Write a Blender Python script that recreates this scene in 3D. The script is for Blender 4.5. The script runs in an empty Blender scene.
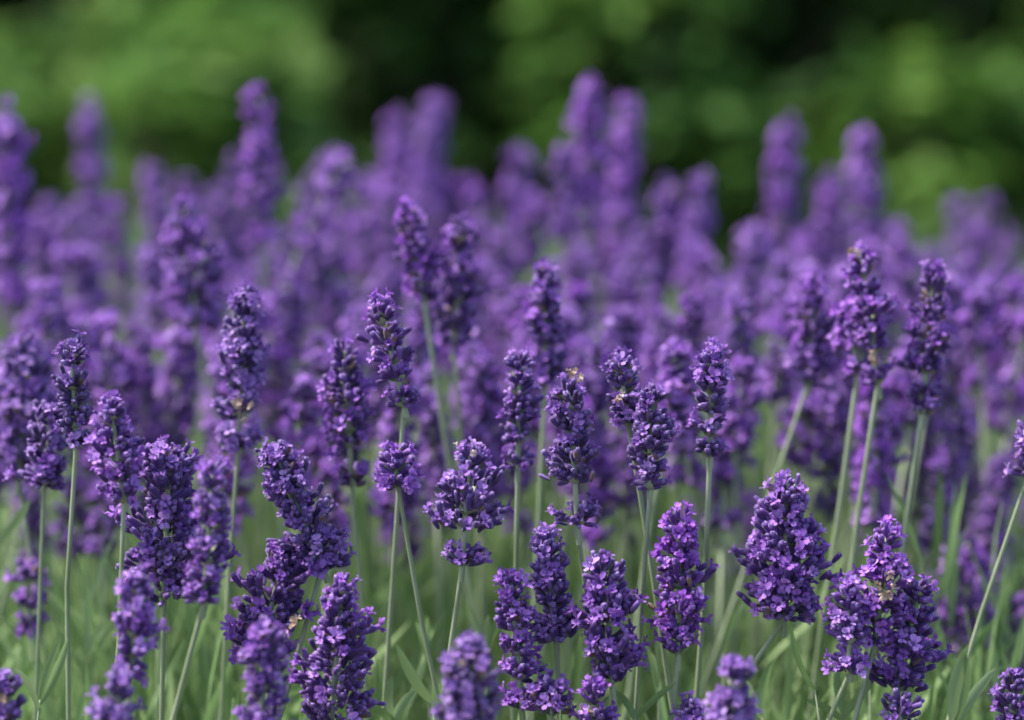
import bpy, math, random
import numpy as np
from mathutils import Matrix

random.seed(7)
rng = np.random.default_rng(11)
R = math.radians

# ------------------------------------------------------------------ camera
S = bpy.context.scene
C = S.collection
CAM_Z, PITCH, LENS = 0.95, 10.0, 100.0
cd = bpy.data.cameras.new('camera')
cam = bpy.data.objects.new('camera', cd)
C.objects.link(cam)
cam.location = (0, 0, CAM_Z)
cam.rotation_euler = (R(90 - PITCH), 0, 0)
cd.lens = LENS
cd.sensor_width = 36
cd.clip_start = 0.05
cd.clip_end = 2000
cd.dof.use_dof = True
cd.dof.focus_distance = 1.19
cd.dof.aperture_fstop = 3.7
S.camera = cam

# ------------------------------------------------------------------ sky, sun, exposure
SUN_EL, SUN_AZ = 60.0, -82.0       # azimuth measured from +Y (view direction) towards +X
w = bpy.data.worlds.new('World')
S.world = w
w.use_nodes = True
nt = w.node_tree
bg = nt.nodes['Background']
sky = nt.nodes.new('ShaderNodeTexSky')
sky.sky_type = 'NISHITA'
sky.sun_disc = False
sky.sun_elevation = R(SUN_EL)
sky.sun_rotation = R(SUN_AZ)
sky.air_density = 1.0
sky.dust_density = 2.5
sky.ozone_density = 1.0
nt.links.new(sky.outputs[0], bg.inputs[0])
bg.inputs[1].default_value = 0.13
sl = bpy.data.lights.new('sun', 'SUN')
sl.energy = 3.1
sl.angle = R(4)
sl.color = (1.0, 0.95, 0.88)
so = bpy.data.objects.new('sun', sl)
C.objects.link(so)
so.location = (-3, -1, 6)
so.rotation_euler = (R(90 - SUN_EL), 0, R(180 - SUN_AZ) )
S.view_settings.view_transform = 'Standard'
S.view_settings.look = 'None'
S.view_settings.gamma = 1
S.view_settings.use_curve_mapping = False
S.view_settings.exposure = 1.25
S.cycles.use_denoising = True
S.cycles.filter_width = 1.7
S.cycles.max_bounces = 8

FPX = LENS / 36 * 1024
_p = R(PITCH)
FWD = np.array([0, math.cos(_p), -math.sin(_p)])
UP = np.array([0, math.sin(_p), math.cos(_p)])
RIGHT = np.array([1.0, 0, 0])
CAM = np.array([0, 0, CAM_Z])


def ray(px, py):
    return FWD + (px - 512) / FPX * RIGHT - (py - 360) / FPX * UP


def at(px, py, d):
    return CAM + d * ray(px, py)


def at_y(px, py, Y):
    r = ray(px, py)
    return CAM + r * (Y / r[1])


# ------------------------------------------------------------------ materials
def new_mat(name):
    m = bpy.data.materials.new(name)
    m.use_nodes = True
    n = m.node_tree
    b = n.nodes['Principled BSDF']
    return m, n, b


def attr_sep(n):
    a = n.nodes.new('ShaderNodeAttribute')
    a.attribute_name = 'tint'
    s = n.nodes.new('ShaderNodeSeparateColor')
    n.links.new(a.outputs['Color'], s.inputs[0])
    return s


def ramp(n, fac, stops):
    r = n.nodes.new('ShaderNodeValToRGB')
    el = r.color_ramp.elements
    while len(el) < len(stops):
        el.new(0.5)
    for e, (p, c) in zip(el, stops):
        e.position = p
        e.color = (*c, 1)
    n.links.new(fac, r.inputs[0])
    return r.outputs[0]


def mixc(n, fac, a, b, mode='MIX'):
    m = n.nodes.new('ShaderNodeMix')
    m.data_type = 'RGBA'
    m.blend_type = mode
    if isinstance(fac, float):
        m.inputs[0].default_value = fac
    else:
        n.links.new(fac, m.inputs[0])
    n.links.new(a, m.inputs[6])
    n.links.new(b, m.inputs[7])
    return m.outputs[2]


def translucent(n, b, col, amount):
    t = n.nodes.new('ShaderNodeBsdfTranslucent')
    n.links.new(col, t.inputs[0])
    mx = n.nodes.new('ShaderNodeMixShader')
    mx.inputs[0].default_value = amount
    n.links.new(b.outputs[0], mx.inputs[1])
    n.links.new(t.outputs[0], mx.inputs[2])
    out = n.nodes['Material Output']
    n.links.new(mx.outputs[0], out.inputs[0])


def spike_hue(n, s, col):
    """each spike has its own shade: bluish and dull to pinkish and vivid"""
    h = n.nodes.new('ShaderNodeHueSaturation')
    for sock, lo, hi in (('Hue', .494, .512), ('Saturation', .93, 1.07), ('Value', .86, 1.12)):
        m = n.nodes.new('ShaderNodeMapRange')
        m.inputs['To Min'].default_value = lo
        m.inputs['To Max'].default_value = hi
        n.links.new(s.outputs[2], m.inputs[0])
        n.links.new(m.outputs[0], h.inputs[sock])
    n.links.new(col, h.inputs['Color'])
    return h.outputs[0]


def petal_mat(name, c0, c1, c2, tr=0.3):
    m, n, b = new_mat(name)
    s = attr_sep(n)
    col = ramp(n, s.outputs[0], [(0, c0), (0.55, c1), (1, c2)])
    col = spike_hue(n, s, col)
    n.links.new(col, b.inputs['Base Color'])
    b.inputs['Roughness'].default_value = 0.6
    b.inputs['Specular IOR Level'].default_value = 0.25
    translucent(n, b, col, tr)
    return m


def calyx_mat():
    m, n, b = new_mat('woolly violet calyx')
    s = attr_sep(n)
    tip = ramp(n, s.outputs[0], [(0.0, (0.17, 0.11, 0.075)), (0.05, (0.032, 0.011, 0.080)), (0.6, (0.09, 0.036, 0.20)), (1, (0.18, 0.085, 0.35))])
    base = ramp(n, s.outputs[0], [(0, (0.055, 0.035, 0.10)), (1, (0.13, 0.10, 0.18))])
    g = ramp(n, s.outputs[1], [(0.05, (0, 0, 0)), (0.45, (1, 1, 1))])
    col = mixc(n, g, base, tip)
    pale = ramp(n, s.outputs[0], [(0.2, (0.11, 0.055, 0.22)), (1, (0.36, 0.23, 0.56))])
    g2 = ramp(n, s.outputs[1], [(0.80, (0, 0, 0)), (0.95, (1, 1, 1))])
    col = mixc(n, g2, col, pale)
    col = spike_hue(n, s, col)
    n.links.new(col, b.inputs['Base Color'])
    b.inputs['Roughness'].default_value = 0.55
    b.inputs['Specular IOR Level'].default_value = 0.35
    b.inputs['Sheen Weight'].default_value = 0.35
    b.inputs['Sheen Roughness'].default_value = 0.4
    b.inputs['Sheen Tint'].default_value = (0.75, 0.65, 0.95, 1)
    return m


def leaf_mat(name, c0, c1, c2, rough=0.55, tr=0.3, spec=0.3):
    m, n, b = new_mat(name)
    s = attr_sep(n)
    col = ramp(n, s.outputs[0], [(0, c0), (0.5, c1), (1, c2)])
    n.links.new(col, b.inputs['Base Color'])
    b.inputs['Roughness'].default_value = rough
    b.inputs['Specular IOR Level'].default_value = spec
    translucent(n, b, col, tr)
    return m


def noise_mat(name, c0, c1, scale, rough=0.9):
    m, n, b = new_mat(name)
    tc = n.nodes.new('ShaderNodeTexCoord')
    nz = n.nodes.new('ShaderNodeTexNoise')
    nz.inputs['Scale'].default_value = scale
    nz.inputs['Detail'].default_value = 6
    n.links.new(tc.outputs['Object'], nz.inputs['Vector'])
    col = ramp(n, nz.outputs[0], [(0.3, c0), (0.7, c1)])
    n.links.new(col, b.inputs['Base Color'])
    b.inputs['Roughness'].default_value = rough
    return m


M_CALYX = calyx_mat()
M_PETAL = petal_mat('violet corolla', (0.19, 0.07, 0.38), (0.35, 0.16, 0.58), (0.56, 0.34, 0.79))
M_DRY = petal_mat('withered corolla', (0.24, 0.15, 0.10), (0.45, 0.33, 0.25), (0.70, 0.60, 0.55))
M_STEM = noise_mat('grey green stem', (0.20, 0.26, 0.13), (0.36, 0.41, 0.27), 25, 0.6)
M_LAV = leaf_mat('lavender leaf', (0.125, 0.23, 0.07), (0.235, 0.36, 0.14), (0.36, 0.47, 0.23), .55, .4)
M_PALE = leaf_mat('pale lavender leaf', (0.16, 0.26, 0.09), (0.23, 0.34, 0.14), (0.30, 0.40, 0.20))
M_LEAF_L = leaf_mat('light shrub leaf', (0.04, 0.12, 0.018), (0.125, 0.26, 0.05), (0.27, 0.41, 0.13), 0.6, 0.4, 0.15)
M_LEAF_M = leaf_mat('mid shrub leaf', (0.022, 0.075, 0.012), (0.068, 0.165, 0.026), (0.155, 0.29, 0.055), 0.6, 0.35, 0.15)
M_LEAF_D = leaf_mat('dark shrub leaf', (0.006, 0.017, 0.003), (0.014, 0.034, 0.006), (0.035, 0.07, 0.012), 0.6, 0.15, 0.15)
M_BARK = noise_mat('grey brown bark', (0.06, 0.045, 0.03), (0.14, 0.11, 0.08), 18)
M_SOIL = noise_mat('garden soil', (0.03, 0.022, 0.014), (0.09, 0.065, 0.042), 14)


# ------------------------------------------------------------------ mesh building
HUE = [0.5]


class MB:
    def __init__(self):
        self.V, self.F, self.M, self.T, self.n = [], [], [], [], 0

    def add(self, V, F, mat=0, T=None):
        """V (n,3); F (m,4) quads; T (n,2) tint/along"""
        V = np.asarray(V, float)
        F = np.asarray(F, int)
        self.V.append(V)
        self.F.append(F + self.n)
        self.M.append(np.full(len(F), mat, int))
        self.T.append(np.zeros((len(V), 2)) + 0.5 if T is None else np.asarray(T, float))
        self.n += len(V)

    def inst(self, tv, tf, mats, pos, mat, tint, along):
        """many copies of one template: mats (k,3,3) columns are the frame, pos (k,3)"""
        k, nv = len(pos), len(tv)
        if not k:
            return
        V = np.einsum('kij,nj->kni', mats, tv) + pos[:, None, :]
        F = tf[None] + (np.arange(k) * nv)[:, None, None]
        T = np.stack([np.repeat(tint, nv), np.tile(along, k)], 1)
        self.add(V.reshape(-1, 3), F.reshape(-1, 4), mat, T)

    def tube(self, pts, rad, mat=0, sides=6, tint=0.5):
        pts = np.asarray(pts, float)
        n = len(pts)
        rad = np.zeros(n) + rad
        tg = np.gradient(pts, axis=0)
        tg /= np.linalg.norm(tg, axis=1)[:, None] + 1e-12
        a = np.array([1.0, 0.13, 0.07])
        u = np.cross(tg, a)
        u /= np.linalg.norm(u, axis=1)[:, None] + 1e-12
        v = np.cross(tg, u)
        ang = np.arange(sides) / sides * 2 * math.pi
        ring = u[:, None] * np.cos(ang)[None, :, None] + v[:, None] * np.sin(ang)[None, :, None]
        V = (pts[:, None] + ring * rad[:, None, None]).reshape(-1, 3)
        F = []
        for i in range(n - 1):
            for j in range(sides):
                k = (j + 1) % sides
                F.append((i * sides + j, i * sides + k, (i + 1) * sides + k, (i + 1) * sides + j))
        for j in range(1, sides // 2):      # end cap of quads
            o = (n - 1) * sides
            F.append((o, o + 2 * j - 1, o + 2 * j, o + (2 * j + 1) % sides))
        self.add(V, F, mat, np.stack([np.full(len(V), tint), np.linspace(0, 1, n).repeat(sides)], 1))

    def build(self, name, mats, parent=None, origin=None, smooth=True):
        V = np.concatenate(self.V)
        F = np.concatenate(self.F)
        if origin is not None:
            V = V - origin
        me = bpy.data.meshes.new(name)
        me.vertices.add(len(V))
        me.vertices.foreach_set('co', V.astype(np.float32).ravel())
        me.loops.add(F.size)
        me.loops.foreach_set('vertex_index', F.astype(np.int32).ravel())
        me.polygons.add(len(F))
        me.polygons.foreach_set('loop_start', (np.arange(len(F)) * 4).astype(np.int32))
        me.polygons.foreach_set('material_index', np.concatenate(self.M).astype(np.int32))
        me.polygons.foreach_set('use_smooth', np.full(len(F), smooth))
        for m in mats:
            me.materials.append(m)
        T = np.concatenate(self.T)
        ca = me.color_attributes.new('tint', 'FLOAT_COLOR', 'POINT')
        col = np.ones((len(V), 4), np.float32)
        col[:, 0:2] = T
        col[:, 2] = HUE[0]
        ca.data.foreach_set('color', col.ravel())
        me.update(calc_edges=True)
        me.validate()
        o = bpy.data.objects.new(name, me)
        C.objects.link(o)
        if parent is not None:
            o.parent = parent
        return o


def tag(o, label=None, cat=None, group=None, kind=None):
    if label:
        o['label'] = label
    if cat:
        o['category'] = cat
    if group:
        o['group'] = group
    if kind:
        o['kind'] = kind
    return o


def empty(name, loc):
    o = bpy.data.objects.new(name, None)
    o.empty_display_size = 0.02
    C.objects.link(o)
    o.location = tuple(float(v) for v in loc)
    return o


# ------------------------------------------------------------------ floret templates (metres)
def calyx_template(sides=7):
    zs = np.array([0, 0.0012, 0.0035, 0.0055, 0.0066, 0.0072])
    rs = np.array([0.00045, 0.00095, 0.00122, 0.00128, 0.0011, 0.0003])
    V, al = [], []
    for i, (z, r) in enumerate(zip(zs, rs)):
        for j in range(sides):
            a = j / sides * 2 * math.pi
            rr = r * (1 + (0.14 if j % 2 else -0.08))
            zz = z + (0.0005 if (j % 2 and i >= 4) else 0)
            V.append((rr * math.cos(a), rr * math.sin(a), zz))
            al.append(z / 0.0072)
    F = []
    for i in range(len(zs) - 1):
        for j in range(sides):
            k = (j + 1) % sides
            F.append((i * sides + j, i * sides + k, (i + 1) * sides + k, (i + 1) * sides + j))
    return np.array(V), np.array(F), np.array(al)


def corolla_template(seed):
    r = np.random.default_rng(seed)
    V, F = [], []
    sides = 6
    for z, rad in ((0.0, 0.0008), (0.0022, 0.0012)):
        for j in range(sides):
            a = j / sides * 2 * math.pi
            V.append((rad * math.cos(a), rad * math.sin(a), z))
    for j in range(sides):
        k = (j + 1) % sides
        F.append((j, k, sides + k, sides + j))
    # lobes: angle, length, width ; upper lip (towards +y) two large, lower lip three small
    lobes = [(62, .0042, .0034), (118, .0042, .0034), (200, .0030, .0024), (270, .0034, .0027), (340, .0030, .0024)]
    for a, L, W in lobes:
        a = R(a + r.normal(0, 8))
        L *= r.uniform(0.65, 1.0)
        W *= r.uniform(0.7, 0.95)
        flare = r.uniform(0.35, 0.95)
        d = np.array([math.cos(a), math.sin(a), 0])
        s = np.array([-math.sin(a), math.cos(a), 0])
        b0 = len(V)
        for i, t in enumerate((0, 0.4, 0.8, 1.0)):
            wd = W * (0.45, 0.95, 0.85, 0.3)[i] / 2
            out = 0.001 + L * t * (0.45 + 0.5 * flare)
            up = 0.0021 + L * (0.75 * t * (1 - flare) + 0.35 * t - 0.45 * t * t * flare)
            for q in (-1, 0, 1):
                cup = -0.0005 * (1 - abs(q)) * math.sin(math.pi * min(t, 1)) + r.normal(0, 0.0004)
                V.append(tuple(d * out + s * wd * q + np.array([0, 0, up + cup])))
        for i in range(3):
            for q in range(2):
                k = b0 + i * 3 + q
                F.append((k, k + 1, k + 4, k + 3))
    V = np.array(V)
    return V, np.array(F), np.clip(np.linalg.norm(V[:, :2], axis=1) / 0.005, 0, 1)


def bract_template():
    V, F = [], []
    for i, t in enumerate((0, .35, .7, 1)):
        wd = (.0012, .0026, .0018, .0002)[i]
        for q in (-1, 0, 1):
            V.append((wd * q, -0.0007 * (1 - abs(q)) + 0.0012 * t * t, 0.006 * t))
    for i in range(3):
        for q in range(2):
            k = i * 3 + q
            F.append((k, k + 1, k + 4, k + 3))
    return np.array(V), np.array(F), np.linspace(0, 1, len(V))


CAL = calyx_template()
COR = [corolla_template(s) for s in range(4)]
BRA = bract_template()


def whorl(mb, c, axis, rad, n, open_, up=1.0, spread=0.5, size=1.0, tint=0.0):
    """one whorl of florets round the axis at c, reaching out to rad"""
    axis = axis / np.linalg.norm(axis)
    u = np.cross(axis, (0.2, 1, 0.1))
    u /= np.linalg.norm(u)
    v = np.cross(axis, u)
    ph = np.arange(n) * 2.39996 + rng.uniform(0, 6.28) + rng.normal(0, .22, n)
    th = np.clip(rng.normal(0.5 + spread, 0.24, n), 0.15, 1.5)
    radial = u * np.cos(ph)[:, None] + v * np.sin(ph)[:, None]
    rad = rad * (1 + .24 * np.cos(ph - rng.uniform(0, 6.28)) + .14 * np.cos(2 * ph - rng.uniform(0, 6.28)))
    dirs = axis * np.cos(th)[:, None] + radial * np.sin(th)[:, None]
    dirs += rng.normal(0, 0.16, dirs.shape)
    dirs /= np.linalg.norm(dirs, axis=1)[:, None]
    sc = size * rng.uniform(0.68, 1.02, n)
    fl = 0.0085 * sc * np.sin(th)
    rb = np.maximum(0.0008, rad * rng.uniform(0.6, 1.06, n) - fl) * np.sqrt(rng.uniform(0.3, 1, n))
    pos = c + radial * rb[:, None] + axis * (rng.uniform(-1, 1, n) * 0.0024 * up)[:, None]
    side = np.cross(np.broadcast_to(axis, dirs.shape), dirs)
    side /= np.linalg.norm(side, axis=1)[:, None] + 1e-9
    top = np.cross(dirs, side)
    mats = np.stack([side, top, dirs], 2)
    tn = np.clip(rng.normal(0.42 + tint, 0.24, n), 0, 1)
    fat = rng.uniform(0.9, 1.25, n)
    cm = mats.copy()
    cm[:, :, 0] *= (sc * fat)[:, None]
    cm[:, :, 1] *= (sc * fat)[:, None]
    cm[:, :, 2] *= sc[:, None]
    mb.inst(CAL[0], CAL[1], cm, pos, 0, tn, CAL[2])
    op = rng.uniform(0, 1, n) < open_ * 0.85
    ix = np.nonzero(op)[0]
    for q in range(4):
        k = ix[ix % 4 == q]
        s = sc[k] * rng.uniform(0.75, 1.2, len(k))
        mb.inst(COR[q][0], COR[q][1], mats[k] * s[:, None, None], pos[k] + dirs[k] * (0.0062 * sc[k])[:, None], 1,
                np.clip(rng.normal(0.5 + tint, 0.25, len(k)), 0, 1), COR[q][2])
    nb = 2
    ph = rng.uniform(0, 3.14) + np.arange(nb) * 3.14
    radial = u * np.cos(ph)[:, None] + v * np.sin(ph)[:, None]
    dd = radial * 0.9 + axis * 0.35
    sd = np.cross(np.broadcast_to(axis, dd.shape), dd)
    sd /= np.linalg.norm(sd, axis=1)[:, None]
    bm = np.stack([sd, np.cross(dd, sd), dd], 2)
    mb.inst(BRA[0], BRA[1], bm, np.broadcast_to(c - axis * 0.003, (nb, 3)), 2, np.full(nb, .4), BRA[2])


SPIKE_MATS = [M_CALYX, M_PETAL, M_STEM]


def profile(t):      # relative radius, t = 0 tip .. 1 bottom
    return np.interp(t, [0, 0.1, 0.3, 0.65, 0.9, 1], [0.28, 0.47, 0.82, 1.0, 0.95, 0.8])


def spike_geometry(top, bot, rad, open_, gap=None, dens=1.0, tint=0.0, tuft=0.5, taper=False, bend=0.0, step=.0062, fs=1.0):
    """returns core MB and a list of whorl MBs"""
    ax = top - bot
    L = np.linalg.norm(ax)
    ax = ax / L
    side = np.cross(ax, (0, 1, 0))

    def P(t):
        return top - ax * L * t + side * bend * L * (t * (1 - t) * 4)
    core = MB()
    core.tube([P(t) for t in (1.12, 1.0, .75, .5, .25, .04)], [.0014, .0014, .0013, .0012, .0011, .0006], 2)
    # tip tuft
    whorl(core, P(0.05), ax, rad * 0.36, int(6 + 180 * rad), tuft, 1.0, 0.0, 0.8, tint)
    ts = []
    end = gap[0] if gap else 0.96
    n = max(2, int(round(L * (end - 0.1) / step)))
    ts = list(np.linspace(0.13, end, n) + rng.normal(0, 0.016, n))
    if gap:
        ts += list(gap[1:])
    ws = []
    for i, t in enumerate(ts):
        f = profile(t)
        if taper:
            f *= np.interp(t, [0, .45, 1], [1, 1, 0.5])
        rr = rad * f * np.clip(rng.normal(1.0, .16 if step > .007 else .12), .66, 1.25)
        if 0 < i < len(ts) - 1 and rng.uniform() < (.05 if .0084 < step < .0086 else 0):
            continue
        if gap and t > gap[0] + 1e-6:
            rr *= 0.8
        nf = int((8 + rr * 2050) * dens * rng.uniform(0.85, 1.15))
        mb = MB()
        o = open_ * rng.uniform(0.3, 1.7)
        whorl(mb, P(t), ax + rng.normal(0, .13, 3), rr, nf, o, 1.2, 0.25 + 0.35 * t, fs, tint)
        ws.append(mb)
    return core, ws, P


def bez(p0, p1, p2, n=9):
    t = np.linspace(0, 1, n)[:, None]
    return (1 - t) ** 2 * p0 + 2 * t * (1 - t) * p1 + t * t * p2


def stem_curve(bot, ax, low=None):
    """from the spike's foot down to the soil, through the seen point if there is one"""
    if low is not None:
        d = low - bot
    else:
        d = -ax * 0.1
        d = d + np.array([rng.normal(0, .008), rng.normal(0, .008), 0])
    d = d / abs(d[2])
    if d[2] > 0:
        d = -d
    h = bot[2] - 0.02
    seen = bot + d * min(h * 0.45, 0.24)
    foot = seen + np.array([d[0] * 0.3, d[1] * 0.3, -1]) * (seen[2] - 0.01)
    mid = bot + d * min(h * 0.6, 0.34)
    a = np.linspace(0, 1, 5)[:, None] * (seen - bot) + bot
    b = bez(seen, mid, foot, 7)[1:]
    p = np.concatenate([a, b])
    p[1:-1] += rng.normal(0, .0009, (len(p) - 2, 3)) * (1, 1, 0)
    return p


NEAR = 'lavender spikes rising from the bed'


def lavender(label, t, b, wpx, d, open_=.35, gap=None, stem=None, dens=1.0, tint=0.0, tuft=.5, taper=False, dry=None, bend=0.0,
             group=NEAR, name='lavender_flower'):
    top = at(*t, d)
    bot = at_y(*b, top[1] + rng.normal(0, .003))
    ax = (top - bot) / np.linalg.norm(top - bot)
    rad = wpx * (1.12 if d < 1.5 else .92) / 2 / FPX * d
    top = top - ax * .0042
    low = at_y(*stem, top[1]) if stem else None
    pts = stem_curve(bot, ax, low)
    base = pts[-1].copy()
    root = empty(name, base)
    tag(root, label, 'lavender', group)
    s = MB()
    n = len(pts)
    s.tube(pts, np.linspace(.00105, .00145, n) * rng.uniform(.85, 1.15), 0, 6)
    s.build('stem', [M_STEM], root, base)
    HUE[0] = rng.uniform(0, 1) if d < 1.4 else rng.uniform(.3, 1)
    far = d > 1.5
    core, ws, P = spike_geometry(top, bot, rad, min(1, open_ * (1.5 if far else 1)), gap, dens * (.56 if far else 1), tint + (.05 if far else rng.normal(0, .06)), tuft, taper, bend,
                                 .0074 if far else rng.uniform(.0058, .0072), 1.2 if far else rng.uniform(.9, 1.1))
    sp = core.build('flower_spike', SPIKE_MATS, root, base)
    for m in ws:
        m.build('whorl', SPIKE_MATS, sp, base)
    for (px, py, k) in (dry or []):
        mb = MB()
        c = at_y(px, py, top[1] - rad * 0.6)
        for i in range(max(2, k - 1)):
            q = rng.normal(0, 1, 3)
            q[1] -= 1.2
            q /= np.linalg.norm(q)
            sd = np.cross(q, (0, 0, 1.0))
            sd /= np.linalg.norm(sd)
            fm = np.stack([sd, np.cross(q, sd), q], 1)[None] * rng.uniform(.45, .75)
            cc = COR[i % 4]
            mb.inst(cc[0], cc[1], fm, (c + rng.normal(0, .002, 3))[None], 0, np.array([rng.uniform(.3, 1)]), cc[2])
        tag(mb.build('withered_floret', [M_DRY], sp, base), 'withered cream and brown florets')
    return root


# ------------------------------------------------------------------ the setting: ground
g = MB()
nx = 60
xs = np.linspace(-1, 1, nx)
xs = np.sign(xs) * (np.abs(xs) ** 3) * 300
gx, gy = np.meshgrid(xs, xs + 3)
gz = np.zeros_like(gx)
V = np.stack([gx.ravel(), gy.ravel(), gz.ravel()], 1)
ii = np.arange(nx * nx).reshape(nx, nx)
F = np.stack([ii[:-1, :-1].ravel(), ii[:-1, 1:].ravel(), ii[1:, 1:].ravel(), ii[1:, :-1].ravel()], 1)
g.add(V, F)
tag(g.build('ground', [M_SOIL]), 'dark garden soil under the lavender and the shrubs', 'ground', kind='structure')


# ------------------------------------------------------------------ shrubs behind the bed
def leaf_tpl(L, W):
    V, F = [], []
    for i, t in enumerate((0, .3, .65, 1)):
        wd = W / 2 * (.15, 1, .8, .05)[i]
        for q in (-1, 0, 1):
            V.append((wd * q, L * t, -0.12 * L * t * t + 0.10 * W * abs(q)))
    for i in range(3):
        for q in range(2):
            k = i * 3 + q
            F.append((k, k + 1, k + 4, k + 3))
    return np.array(V), np.array(F), np.repeat([0, .3, .65, 1], 3)


def leaf_frames(n, tilt, out=None):
    """frames whose leaf plane is near horizontal (tilt small) or hangs; columns x, y(along), z(normal)"""
    a = rng.uniform(0, 2 * math.pi, n)
    al = np.stack([np.cos(a), np.sin(a), rng.normal(-0.25, tilt, n)], 1)
    if out is not None:
        al = al * 0.8 + out
    al /= np.linalg.norm(al, axis=1)[:, None]
    up = np.array([0, 0, 1.0]) + rng.normal(0, tilt, (n, 3))
    x = np.cross(al, up)
    x /= np.linalg.norm(x, axis=1)[:, None]
    z = np.cross(x, al)
    return np.stack([x, al, z], 2)


def shrub(label, c, r, mat, n_clump, per, leafL, leafW, name='garden_shrub', cr=0.13, cat='shrub', group=None, stems=7, tilt=.45):
    c = np.array(c, float)
    r = np.array(r, float)
    root = tag(empty(name, (c[0], c[1], 0)), label, cat, group)
    o = np.array([c[0], c[1], 0])
    cl = rng.normal(0, 1, (n_clump, 3))
    cl /= np.linalg.norm(cl, axis=1)[:, None]
    cl = c + cl * r * (rng.uniform(0.25, 1, n_clump) ** 0.45)[:, None]
    cl[:, 2] = np.maximum(cl[:, 2], 0.08)
    P = np.repeat(cl, per, 0) + rng.normal(0, cr, (n_clump * per, 3)) * (1, 1, .7)
    P = P[P[:, 2] > 0.03]
    n = len(P)
    out = (P - c) / r * 0.4
    fr = leaf_frames(n, tilt, out) * rng.uniform(.6, 1.25, n)[:, None, None]
    tpl = leaf_tpl(leafL, leafW)
    mb = MB()
    tint = np.clip(np.repeat(rng.normal(.5, .3, n_clump), per)[:n] + rng.normal(0, .15, n), 0, 1)
    mb.inst(tpl[0], tpl[1], fr, P, 0, tint, tpl[2])
    mb.build('crown', [mat], root, o)
    for k in range(stems):
        e = cl[rng.integers(n_clump)]
        b = o + np.array([rng.normal(0, .06), rng.normal(0, .06), 0])
        m = (b + e) / 2 + np.array([0, 0, .12])
        s = MB()
        s.tube(bez(b, m, e, 8), np.linspace(.016, .004, 8), 0, 7)
        s.build('trunk', [M_BARK], root, o)
    return root


shrub('pale green leafy shrub with sunlit leaves at the left behind the lavender', (-.60, 4.4, .59), (.36, .30, .13), M_LEAF_L, 25, 55, .066, .04, cr=.048)
shrub('low bright green shrub at the foot of the pale shrub, behind the left lavender', (-.40, 4.0, .27), (.32, .26, .20), M_LEAF_M, 26, 44, .05, .03, cr=.045)
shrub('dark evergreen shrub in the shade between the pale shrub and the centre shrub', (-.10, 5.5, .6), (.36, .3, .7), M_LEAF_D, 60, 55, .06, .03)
shrub('mid green upright shrub behind the tallest pair of spikes', (.20, 4.4, .54), (.13, .16, .28), M_LEAF_M, 22, 48, .055, .034, cr=.042)
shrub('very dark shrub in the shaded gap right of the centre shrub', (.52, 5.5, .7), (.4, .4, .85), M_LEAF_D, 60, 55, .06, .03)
shrub('rounded deep green shrub behind the right hand pair of blurred spikes', (.61, 4.4, .48), (.19, .2, .15), M_LEAF_M, 20, 42, .06, .036, cr=.042)
shrub('dull olive green shrub at the far right behind the lavender', (.84, 4.6, .40), (.12, .2, .26), M_LEAF_M, 15, 34, .055, .03, cr=.045)
shrub('loose shaded shrub with scattered dull leaves in front of the hedge', (.1, 5.2, .55), (1.1, .25, .30), M_LEAF_M, 46, 26, .06, .036, cr=.06)


def hedge():
    root = tag(empty('hedge', (0, 6.6, 0)), 'tall dark hedge across the back of the garden', 'hedge')
    o = np.array([0, 6.6, 0])
    n = 64000
    P = np.stack([rng.uniform(-3.2, 3.2, n), 6.6 + rng.uniform(-1, 1, n) * .6, rng.uniform(0.02, 2.4, n)], 1)
    P[:, 1] += 0.18 * np.sin(P[:, 0] * 3.1) + .15 * np.sin(P[:, 2] * 4.3 + P[:, 0] * 2)
    fr = leaf_frames(n, .6) * rng.uniform(.7, 1.3, n)[:, None, None]
    tpl = leaf_tpl(.085, .05)
    mb = MB()
    mb.inst(tpl[0], tpl[1], fr, P, 0, np.clip(rng.normal(.3, .2, n), 0, 1), tpl[2])
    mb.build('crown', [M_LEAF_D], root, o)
    for x in np.arange(-3, 3.1, .75):
        s = MB()
        b = np.array([x, 6.6, 0])
        s.tube(bez(b, b + (.1, .05, 1), b + (rng.normal(0, .2), 0, 2.2), 8), np.linspace(.04, .012, 8), 0, 8)
        s.build('trunk', [M_BARK], root, o)


hedge()
shrub('unseen tall tree added to shade the hedge, its crown above the picture', (-.9, 5.95, 2.25), (2.4, 1.05, 1.15), M_LEAF_D, 260, 60, .10, .06, name='added_shade_tree', cr=.2, cat='tree', stems=3)  # unseen tree added to keep sun and sky off the hedge and back shrubs

# ------------------------------------------------------------------ lavender leaves, the soft green under the spikes
fol = MB()
n = 44000
Y = rng.uniform(0, 1, n) ** 0.8 * 1.75 + 0.88
X = rng.uniform(-1, 1, n) * (0.24 + 0.2 * Y)
hz = 0.525 - 0.09 * np.clip((1.22 - Y) / .2, 0, 1) + 0.05 * np.sin(X * 17 + 1.3) * np.sin(Y * 13) + rng.normal(0, .025, n)
Z = hz - np.abs(rng.normal(0, .10, n))
Z = np.maximum(Z, .03)
a = rng.uniform(0, 2 * math.pi, n)
lean = np.abs(rng.normal(.3, .4, n))
al = np.stack([np.cos(a) * np.sin(lean), np.sin(a) * np.sin(lean), np.cos(lean)], 1)
x = np.cross(al, rng.normal(0, 1, (n, 3)))
x /= np.linalg.norm(x, axis=1)[:, None]
fr = np.stack([x, al, np.cross(x, al)], 2) * rng.uniform(.6, 1.3, n)[:, None, None]
tp = leaf_tpl(.055, .0043)
fol.inst(tp[0], tp[1], fr, np.stack([X, Y, Z], 1), 0, np.clip(rng.normal(.5, .22, n), 0, 1), tp[2])
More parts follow.
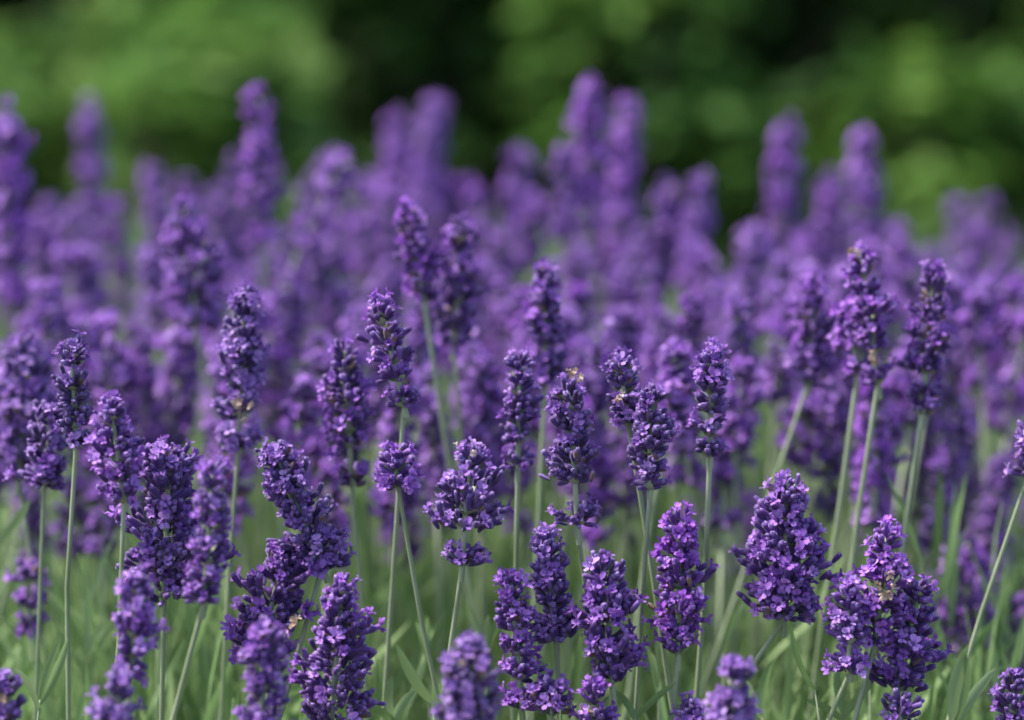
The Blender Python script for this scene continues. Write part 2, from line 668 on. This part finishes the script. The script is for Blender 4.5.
tag(fol.build('lavender_foliage', [M_LAV]), 'narrow soft green lavender leaves massed below the flower spikes', 'foliage', kind='stuff')

# ------------------------------------------------------------------ the spikes one can tell apart
L = lavender
# front, lower left
L('narrow short dark spike on a bare pale stem, above the forked leaf shoot', (72, 336), (76, 448), 40, 1.19, .25, (.72, .93), (70, 650))
L('broad dense dark spike, widest of the pair on three pale stems at lower left', (170, 438), (164, 596), 90, 1.18, .22, None, (163, 720), 1.15)
L('paler soft-edged spike half covering the broad dense one at lower left', (214, 458), (204, 602), 44, 1.12, .3, None, (172, 720), 1, .12)
L('leaning spike that tips left, topmost of the stacked cluster at lower left', (270, 440), (322, 568), 70, 1.19, .45, None, (300, 640), 1.15, .06)
L('dark spike tucked behind the leaning spike, middle of the stacked cluster', (288, 540), (258, 660), 74, 1.2, .3, None, None, 1.15)
L('long thick dark spike reaching the bottom edge, right of the stacked cluster', (344, 570), (330, 735), 74, 1.17, .22, None, (300, 760), 1.15, 0, .3, False, [(299, 621, 3)])
L('soft light purple spike in front of the stacked cluster at the bottom edge', (268, 618), (258, 745), 58, 1.11, .5, None, None, 1, .15)
L('blurred purple spike below the broad dense pair at lower left', (142, 572), (130, 672), 46, 1.11, .35, None, None, 1, .05)
L('most blurred pale purple spike cut off by the bottom edge at lower left', (122, 672), (110, 770), 54, 1.09, .6, None, None, 1, .2)
L('spike right of the narrow short dark one, its stem bending at a joint', (110, 398), (124, 500), 50, 1.16, .35, (.7, .95), (116, 640), 1, .08)
L('small dark spike low at the left edge behind two thin stems', (28, 560), (32, 632), 36, 1.33, .3, (.55, .95))
L('brownish purple spike cut off by the bottom left corner', (8, 676), (2, 760), 34, 1.13, .3, None, None, 1, 0, .4, False, [(5, 695, 3)])
L('wide blurred spike at the left edge beside the narrow short dark one', (28, 328), (18, 478), 62, 1.32, .4, None, (42, 640), 1, .08)
L('round dark spike squeezed behind the narrow short dark one', (52, 402), (44, 484), 48, 1.24, .3, None, (38, 640))
L('blurred dark spike hanging low between thin stems at the left', (70, 478), (76, 556), 44, 1.45, .3)
L('blurred spike behind the joint-stemmed spike at the left', (106, 486), (104, 552), 40, 1.42, .3)
# centre left
L('tall spike with brown withered whorls below its purple head', (246, 284), (238, 452), 52, 1.25, .4, (.55, .74, .95), (228, 600), .9, 0, .7, False, [(236, 405, 5), (246, 415, 3)])
L('loose open spike with pale gaps between its whorls, left of centre', (344, 336), (352, 488), 54, 1.25, .45, (.66, .94), (362, 640), .75, .02)
L('leaning dark spike with a light tip and a lone whorl under it', (378, 296), (404, 405), 50, 1.21, .25, (.7, .95), (400, 470), 1, 0, .9)
L('flat bright violet single whorl on a thin long slanting stem', (394, 452), (397, 480), 54, 1.2, .85, None, (434, 682), 1.1, .12, .9)
L('blurred spike with three bright open florets at its tip, stem curving right', (406, 202), (424, 300), 38, 1.33, .2, None, (446, 440), .9, 0, 1)
L('blurred dark spike beside the three-floret tip spike', (461, 212), (454, 346), 44, 1.34, .3, None, None, .85, 0, 1)
L('plump spike with a pale curled hook at its top, centre of the front', (470, 442), (462, 568), 74, 1.19, .5, (.62, .92), (446, 690), 1.1, .05, .6, False, [(470, 452, 2)])
# centre
L('upright blurred dark spike with a bright white-violet tip, centre', (545, 264), (545, 388), 42, 1.3, .2, None, None, 1, 0, .9)
L('thin grey-violet spike left of the plump oval spike', (520, 350), (518, 470), 38, 1.23, .3, (.7, .92), (516, 560), .85)
L('plump oval spike with withered cream florets on top and a separate whorl below', (568, 376), (578, 528), 66, 1.19, .3, (.64, .93), (586, 600), 1.15, .08, .5, False, [(568, 374, 4), (578, 380, 2)])
L('short spike with a withered cream floret, left shoulder of the dark pointed spike', (619, 354), (628, 420), 38, 1.2, .3, None, (640, 500), 1, .02, .6, False, [(628, 394, 3)])
L('dark spike narrowing to a point at its foot on a green stem, centre', (650, 382), (650, 486), 54, 1.19, .2, None, (644, 600), 1.1, 0, .3, True)
L('slim spike with one detached whorl below it on a thin straight stem', (712, 346), (710, 456), 40, 1.2, .35, (.7, .94), (704, 560), 1, .03)
L('bushy spike with pale lilac florets behind the pointed spike', (676, 344), (668, 430), 42, 1.32, .45, None, None, 1, .1)
L('blurred spike with a bright round tip above the slim detached-whorl spike', (738, 300), (742, 378), 32, 1.42, .2, None, (720, 560), 1, .05, 1)
L('blurred dark spike standing behind the bushy pale lilac spike', (690, 296), (688, 352), 34, 1.43, .2)
# front centre
L('dark spike between the plump hooked one and the bright wide one, lower centre', (544, 528), (556, 640), 54, 1.19, .3, None, (560, 720), 1)
L('long spike on the lower centre left reaching the bottom edge', (510, 568), (522, 712), 52, 1.18, .35, (.5, .7, .92), (530, 760), 1, .04)
L('wide bright violet spike with small dark whorls strung below, lower centre', (600, 550), (612, 680), 68, 1.18, .45, (.66, .82, .97), (620, 760), 1, .06)
L('well lit spike tapering to its foot on a thick green stem', (682, 506), (678, 654), 68, 1.18, .38, None, (672, 722), 1.1, .03, .5, True)
L('blurred bright violet spike in front at the bottom edge, left of centre', (474, 636), (458, 760), 58, 1.09, .5, None, None, 1, .08)
L('tiny pink-violet single whorl low at the centre bottom', (553, 684), (552, 708), 26, 1.18, .9, None, (548, 760), 1, .1, .9)
L('short cut-off spike at the bottom edge beside the tiny whorl', (596, 680), (602, 760), 44, 1.17, .45, None, None, 1, .04)
L('small spike top at the bottom edge under the thick green stem', (690, 700), (690, 780), 38, 1.18, .4)
L('blurred purple spike in front at the bottom edge, right of the thick stem', (736, 656), (734, 760), 46, 1.1, .4, None, None, 1, .1)
# right
L('large dense dark spike with a thin pointed tip, right of centre', (787, 466), (784, 620), 80, 1.19, .28, None, (756, 660), 1.2, .06, .4)
L('upper spike with a round pink bud on top in the right cluster', (888, 524), (876, 640), 54, 1.18, .4, None, (850, 740), 1, .05, .8, False, [(880, 582, 5), (890, 588, 3)])
L('right half of the right cluster, dark and bristly', (922, 574), (898, 690), 62, 1.19, .25, None, (885, 760), 1.1)
L('left half of the right cluster with light open florets', (848, 578), (850, 672), 50, 1.18, .45, (.6, .93), (820, 740), .9, .08)
L('cut-off spike under the right cluster at the bottom edge', (900, 690), (898, 780), 58, 1.18, .3)
L('dark spike cut off by the bottom right corner', (1016, 664), (1008, 780), 44, 1.18, .2, None, None, 1.1)
L('tall spike with a cream white tip on a bare pale stem, upper right', (860, 246), (878, 384), 50, 1.27, .25, (.72, .95), (848, 600), 1, .02, .5, False, [(854, 245, 2), (876, 352, 2)])
L('spike hidden behind the cream-tipped one, on the left of two bare stems', (846, 300), (858, 372), 40, 1.29, .5, None, (828, 590), 1, .1)
L('dark spike with pale florets on top, left of the cream-tipped one', (816, 272), (808, 384), 44, 1.34, .2, None, None, 1, 0, .9)
L('upright dark spike with two light florets at the tip, upper right, small tufts under it', (934, 264), (922, 412), 46, 1.27, .2, (.68, .86, .97), (906, 560), 1, 0, 1)
L('spike at the right edge on a long stem slanting down to the left', (1054, 392), (1029, 474), 42, 1.22, .3, None, (950, 716))
L('blurred spike low on the right behind the right cluster', (962, 530), (976, 640), 58, 1.4, .35, None, None, 1, .06)
L('blurred dark slanting spike leaning right, below the two-floret tip spike', (1000, 356), (948, 500), 30, 1.62, .15, None, (910, 600))
L('blurred slanting spike behind the long slanting stem at the right edge', (1004, 452), (984, 560), 44, 1.5, .3)
L('thin blurred spike slanting right, just above the other slanting ones at the right', (976, 318), (944, 420), 24, 1.7, .3, None, (915, 520))
L('thin pale blurred spike slanting right at the right edge', (1022, 330), (984, 430), 26, 1.75, .4, None, (955, 520))
L('blurred slanting spike low at the right, over the stem of the edge spike', (972, 400), (926, 540), 28, 1.58, .3, None, (900, 610))
L('blurred spike with pink bits between the bare stems and the large dense spike', (806, 398), (796, 462), 52, 1.42, .5, None, None, .9, .1, .6, False, [(812, 430, 2)])
L('blurred small spike glimpsed under the plump oval spike', (600, 452), (596, 520), 36, 1.42, .4, None, None, 1, .06)
L('blurred low spike behind the flat bright whorl', (400, 490), (404, 566), 44, 1.55, .3)
# the rows behind
L('large blurred spike with two bright tip florets, upper left', (184, 196), (196, 330), 66, 1.42, .5, None, (222, 450), 1, .1, 1, False, [(198, 246, 2)])
L('tall blurred spike with a round bud on top against the green, upper left', (256, 84), (262, 250), 38, 1.62, .35, (.8, .96), None, 1, .05, .6)
L('blurred spike at the left edge, tallest there', (4, 88), (14, 306), 42, 1.58, .5, None, None, 1, .1)
L('tall faded grey-violet spike against the green, far left', (86, 92), (96, 250), 30, 2.0, .4, None, None, 1, .15)
L('blurred spike leaning right with a light tip, left of the paired spikes', (348, 150), (300, 250), 26, 1.58, .35, None, None, 1, .1, .8)
L('big blurred bright spike, upper centre left, right of the pair', (436, 92), (420, 220), 44, 1.95, .6, None, None, 1, .12)
L('blurred bright spike just left of the big bright one, upper centre left', (400, 108), (388, 240), 44, 1.98, .6, None, None, 1, .12)
L('tallest blurred spike in the photo, left of the tall pair at upper centre', (590, 74), (588, 226), 40, 1.75, .5, None, None, 1, .1, .8)
L('blurred spike right of the tallest one, a little shorter', (630, 92), (618, 262), 34, 1.82, .5, None, None, 1, .1)
L('blurred narrow spike at the left foot of the tallest one', (568, 148), (562, 240), 30, 1.75, .4, None, None, 1, .08)
L('blurred spike alone against dark green left of the tall pair', (520, 142), (514, 262), 34, 1.95, .5, None, None, 1, .06)
L('blurred spike with a pinkish withered patch, between the tall pair and the right spikes', (702, 166), (690, 286), 34, 1.8, .5, None, None, 1, .08, .6, False, [(676, 192, 4)])
L('blurred spike just left of the pinkish patched one', (668, 172), (664, 290), 34, 1.82, .5, None, None, 1, .06)
L('tall blurred spike against the darkest green, left of two at the upper right', (788, 114), (778, 256), 36, 1.88, .5, None, None, 1, .05)
L('tall blurred spike with a bright band, right of two at the upper right', (862, 126), (872, 280), 40, 1.86, .5, None, None, 1, .08)
L('shorter blurred spike between the two tall ones at the upper right', (834, 164), (826, 280), 32, 1.92, .4, None, None, 1, .04)
L('faint greyish blurred spike alone at the far right against dark green', (958, 194), (962, 330), 28, 2.08, .4, None, None, 1, .05)
L('faint blurred spike at the right edge below the dark shrub', (1008, 226), (1004, 350), 34, 2.1, .4, None, None, 1, .05)

# ------------------------------------------------------------------ the crowd of blurred spikes between them
def proto(k):
    H = 0.72
    bendx = rng.normal(0, .02)
    HUE[0] = rng.uniform(.2, 1)
    top = np.array([bendx, rng.normal(0, .015), H])
    Ls = rng.uniform(.045, .085)
    bot = top - np.array([bendx * .25, 0, Ls])
    root = empty('lavender_flower', (0, 0, 0))
    s = MB()
    s.tube(bez(np.array([0, 0, 0.0]), np.array([0, 0, .4]), bot, 9), np.linspace(.0017, .0011, 9), 0, 5)
    st = s.build('stem', [M_STEM], root)
    core, ws, P = spike_geometry(top, bot, rng.uniform(.0078, .0118), rng.uniform(.35, .75), (.72, .95) if k % 3 == 0 else None, .62, rng.uniform(0, .26), .9, step=.0085, fs=1.2)
    for m in ws:
        for V_, F_, M_, T_ in zip(m.V, m.F, m.M, m.T):
            core.V.append(V_)
            core.F.append(F_ + core.n)
            core.M.append(M_)
            core.T.append(T_)
        core.n += m.n
    core.build('flower_spike', SPIKE_MATS, root)
    return root, top


protos = [proto(k) for k in range(20)]
used = [False] * 20


def crowd(px, py, d, label, group):
    k = rng.integers(20)
    root, top = protos[k]
    rz = rng.uniform(0, 2 * math.pi)
    T = at(px, py, d)
    lean = R(rng.normal(0, 4.5)) + R(max(0, px - 820) * .05)
    rot = (Matrix.Rotation(lean, 3, 'Y') @ Matrix.Rotation(R(rng.normal(0, 4)), 3, 'X') @ Matrix.Rotation(rz, 3, 'Z'))
    tip = np.array(rot) @ top
    sc = T[2] / tip[2]
    if used[k]:
        o = root.copy()
        C.objects.link(o)
        for ch in root.children:
            c = ch.copy()
            C.objects.link(c)
            c.parent = o
    else:
        o = root
        used[k] = True
    o.location = (T[0] - tip[0] * sc, T[1] - tip[1] * sc, 0)
    o.rotation_euler = rot.to_euler()
    o.scale = (sc, sc, sc)
    tag(o, label, 'lavender', group)


ridge_x = [0, 60, 120, 160, 230, 300, 350, 400, 470, 540, 600, 660, 720, 760, 850, 920, 960, 1024]
ridge_y = [190, 200, 225, 190, 165, 200, 175, 150, 170, 190, 170, 195, 225, 215, 200, 235, 250, 265]
side = lambda px: 'left third' if px < 341 else 'middle third' if px < 683 else 'right third'
for i in range(154):
    px = -30 + (i * 0.6180339887 % 1) * 1084
    v = rng.uniform(0, 1)
    r0 = np.interp(px, ridge_x, ridge_y)
    py = r0 + 8 + v * (380 - r0)
    if px > 925 and py > 320:
        py -= 70
    d = np.interp(py, [150, 200, 260, 330, 410], [2.2, 1.95, 1.66, 1.5, 1.38]) + rng.normal(0, .06)
    d = max(d, 1.34)
    if py < 290:
        crowd(px, py, d, 'strongly blurred lavender spike in the back rows, ' + side(px) + ' of the bed', 'back rows of blurred spikes, ' + side(px))
    else:
        crowd(px, py, d, 'softly blurred lavender spike in the crowded middle rows, ' + side(px) + ' of the bed', 'middle rows of blurred spikes, ' + side(px))


for i in range(11):
    px = (i * 0.6180339887 % 1) * 1020
    crowd(px, rng.uniform(330, 430), rng.uniform(1.36, 1.48), 'slightly soft lavender spike crowded just behind the sharp ones, ' + side(px) + ' of the bed', 'slightly soft spikes just behind, ' + side(px))
for i in range(36):
    px = (-10 + 17 * i if i < 9 else 300 + 24 * (i - 9) if i < 16 else 660 + 46 * (i - 16) if i < 24 else 150 + 30 * (i - 24)) + rng.normal(0, 6)
    crowd(px, rng.uniform(195, 262) if i < 24 else rng.uniform(158, 205), rng.uniform(1.8, 2.05), 'strongly blurred lavender spike in the back rows, ' + side(px) + ' of the bed', 'back rows of blurred spikes, ' + side(px))
for i, (px, py, d) in enumerate([(918, 440, 1.6), (1016, 440, 1.62), (990, 570, 1.46), (1018, 600, 1.42), (958, 570, 1.5), (985, 470, 1.6), (1030, 500, 1.55), (940, 520, 1.5), (1004, 540, 1.46), (900, 480, 1.65), (965, 460, 1.7),
                                 (1040, 580, 1.4), (880, 420, 1.5)]):
    crowd(px, py, d, 'softly blurred lavender spike low at the right, behind the slanting stem', 'low blurred spikes at the right')
for i, (px, py, d) in enumerate([(724, 470, 1.6), (752, 500, 1.55), (690, 500, 1.6), (430, 400, 1.5), (150, 440, 1.5), (20, 470, 1.5), (640, 440, 1.55), (496, 390, 1.45)]):
    crowd(px, py, d, 'softly blurred low lavender spike glimpsed between the sharp spikes', 'low blurred spikes between the sharp ones')


# ------------------------------------------------------------------ single leaves and leaf shoots seen among the stems
def blade(pts, wid, name, mat, parent=None, origin=None, tint=.5):
    pts = np.asarray(pts, float)
    n = len(pts)
    tg = np.gradient(pts, axis=0)
    tg /= np.linalg.norm(tg, axis=1)[:, None]
    s = np.cross(tg, (0.15, 1.0, 0.25))
    s /= np.linalg.norm(s, axis=1)[:, None]
    nn = np.cross(s, tg)
    t = np.linspace(0, 1, n)
    w = wid * .3 * np.interp(t, [0, .15, .55, .85, 1], [.45, .8, 1, .7, .08])
    V, F = [], []
    for i in range(n):
        for q in (-1, 0, 1):
            V.append(pts[i] + s[i] * w[i] * q + nn[i] * (w[i] * .35 * abs(q)))
    for i in range(n - 1):
        for q in range(2):
            k = i * 3 + q
            F.append((k, k + 1, k + 4, k + 3))
    mb = MB()
    mb.add(V, F, 0, np.stack([np.full(len(V), tint), np.repeat(t, 3)], 1))
    o = mb.build(name, [mat], parent, origin)
    return o


def shoot(label, stem, leaves, d, wid=.0055, mat=M_PALE):
    """stem and leaves are lists of picture points at one distance; leaves curve a little in depth too"""
    Yp = at(*stem[-1], d)[1]
    st = [at_y(x, y, Yp) for x, y in stem]
    foot = st[0] + np.array([0, .01, -(st[0][2] - .02)])
    base = foot.copy()
    root = tag(empty('leaf_shoot', base), label, 'leaf shoot', 'leaf shoots among the stems')
    mb = MB()
    mb.tube([foot, (foot + st[0]) / 2, *st], np.linspace(.0014, .0003, 2 + len(st)), 0, 6)
    mb.build('stem', [M_STEM], root, base)
    for k, lf in enumerate(leaves):
        p = [at_y(x, y, Yp + (i - 0) * .004 * (1 if k % 2 else -1)) for i, (x, y) in enumerate(lf)]
        blade(bez(p[0], p[1], p[2], 9), wid * rng.uniform(.85, 1.2), 'leaf', mat, root, base, rng.uniform(.2, .9))


shoot('forked pale green leaf shoot low at the left, below the bare pale stem', [(36, 735), (40, 700)],
      [[(40, 700), (46, 668), (61, 636)], [(40, 704), (58, 676), (68, 638)], [(39, 712), (30, 680), (14, 668)]], 1.18)
shoot('single pale leaf curving up to the left beside the front blurred spike', [(436, 735), (432, 700)],
      [[(432, 702), (415, 690), (396, 644)], [(433, 715), (448, 690), (470, 700)]], 1.16, .007)
shoot('upright pair of broad grey green leaves at the lower right by the slanting stem', [(952, 735), (954, 715)],
      [[(953, 722), (950, 690), (968, 646)], [(956, 722), (972, 696), (996, 668)], [(955, 722), (972, 680), (962, 650)]], 1.17, .008)
shoot('dark green leaf curving down beside the large dense dark spike', [(822, 740), (815, 690)],
      [[(815, 690), (796, 670), (790, 622)]], 1.19, .005, M_LAV)
shoot('blurred pale leaf at the left edge beside the wide blurred spike', [(-20, 640), (-14, 560)],
      [[(-14, 560), (8, 535), (30, 500)], [(-14, 570), (-2, 540), (-8, 500)]], 1.3, .008)
shoot('thin slanting leaf between the thick green stem and the wide bright spike', [(632, 740), (636, 716)],
      [[(636, 718), (652, 700), (676, 682)], [(636, 722), (628, 700), (612, 690)]], 1.19, .005)
shoot('bright leaf shoot at the bottom edge right of the long thick dark spike', [(398, 745), (392, 715)],
      [[(392, 716), (384, 700), (392, 676)], [(393, 720), (404, 700), (418, 690)], [(393, 722), (380, 712), (366, 706)]], 1.22, .007)
shoot('leaf shoot under the right cluster with slim crossing leaves', [(842, 745), (845, 715)],
      [[(845, 716), (860, 696), (878, 672)], [(845, 718), (834, 690), (838, 664)], [(844, 722), (826, 706), (806, 700)]], 1.22, .006)
for i in range(16):
    px, py, d = 30 + i * 63 + rng.normal(0, 16), rng.uniform(640, 712), rng.uniform(1.24, 1.42)
    lv = []
    for k in range(rng.integers(3, 6)):
        q = py + 6 - k * 5
        dx, up = rng.normal(0, 20), rng.uniform(34, 62)
        lv.append([(px, q), (px + dx * .35, q - up * .6), (px + dx, q - up)])
    shoot('soft pale leaf shoot half hidden among the stems low in the bed', [(px + rng.normal(0, 4), 745), (px, py)], lv, d, .0046)
shoot('narrow grey leaf shoot left of the large dense dark spike, low down', [(764, 745), (762, 715)],
      [[(762, 716), (758, 690), (772, 660)], [(762, 718), (752, 700), (746, 680)]], 1.24, .006, M_LAV)
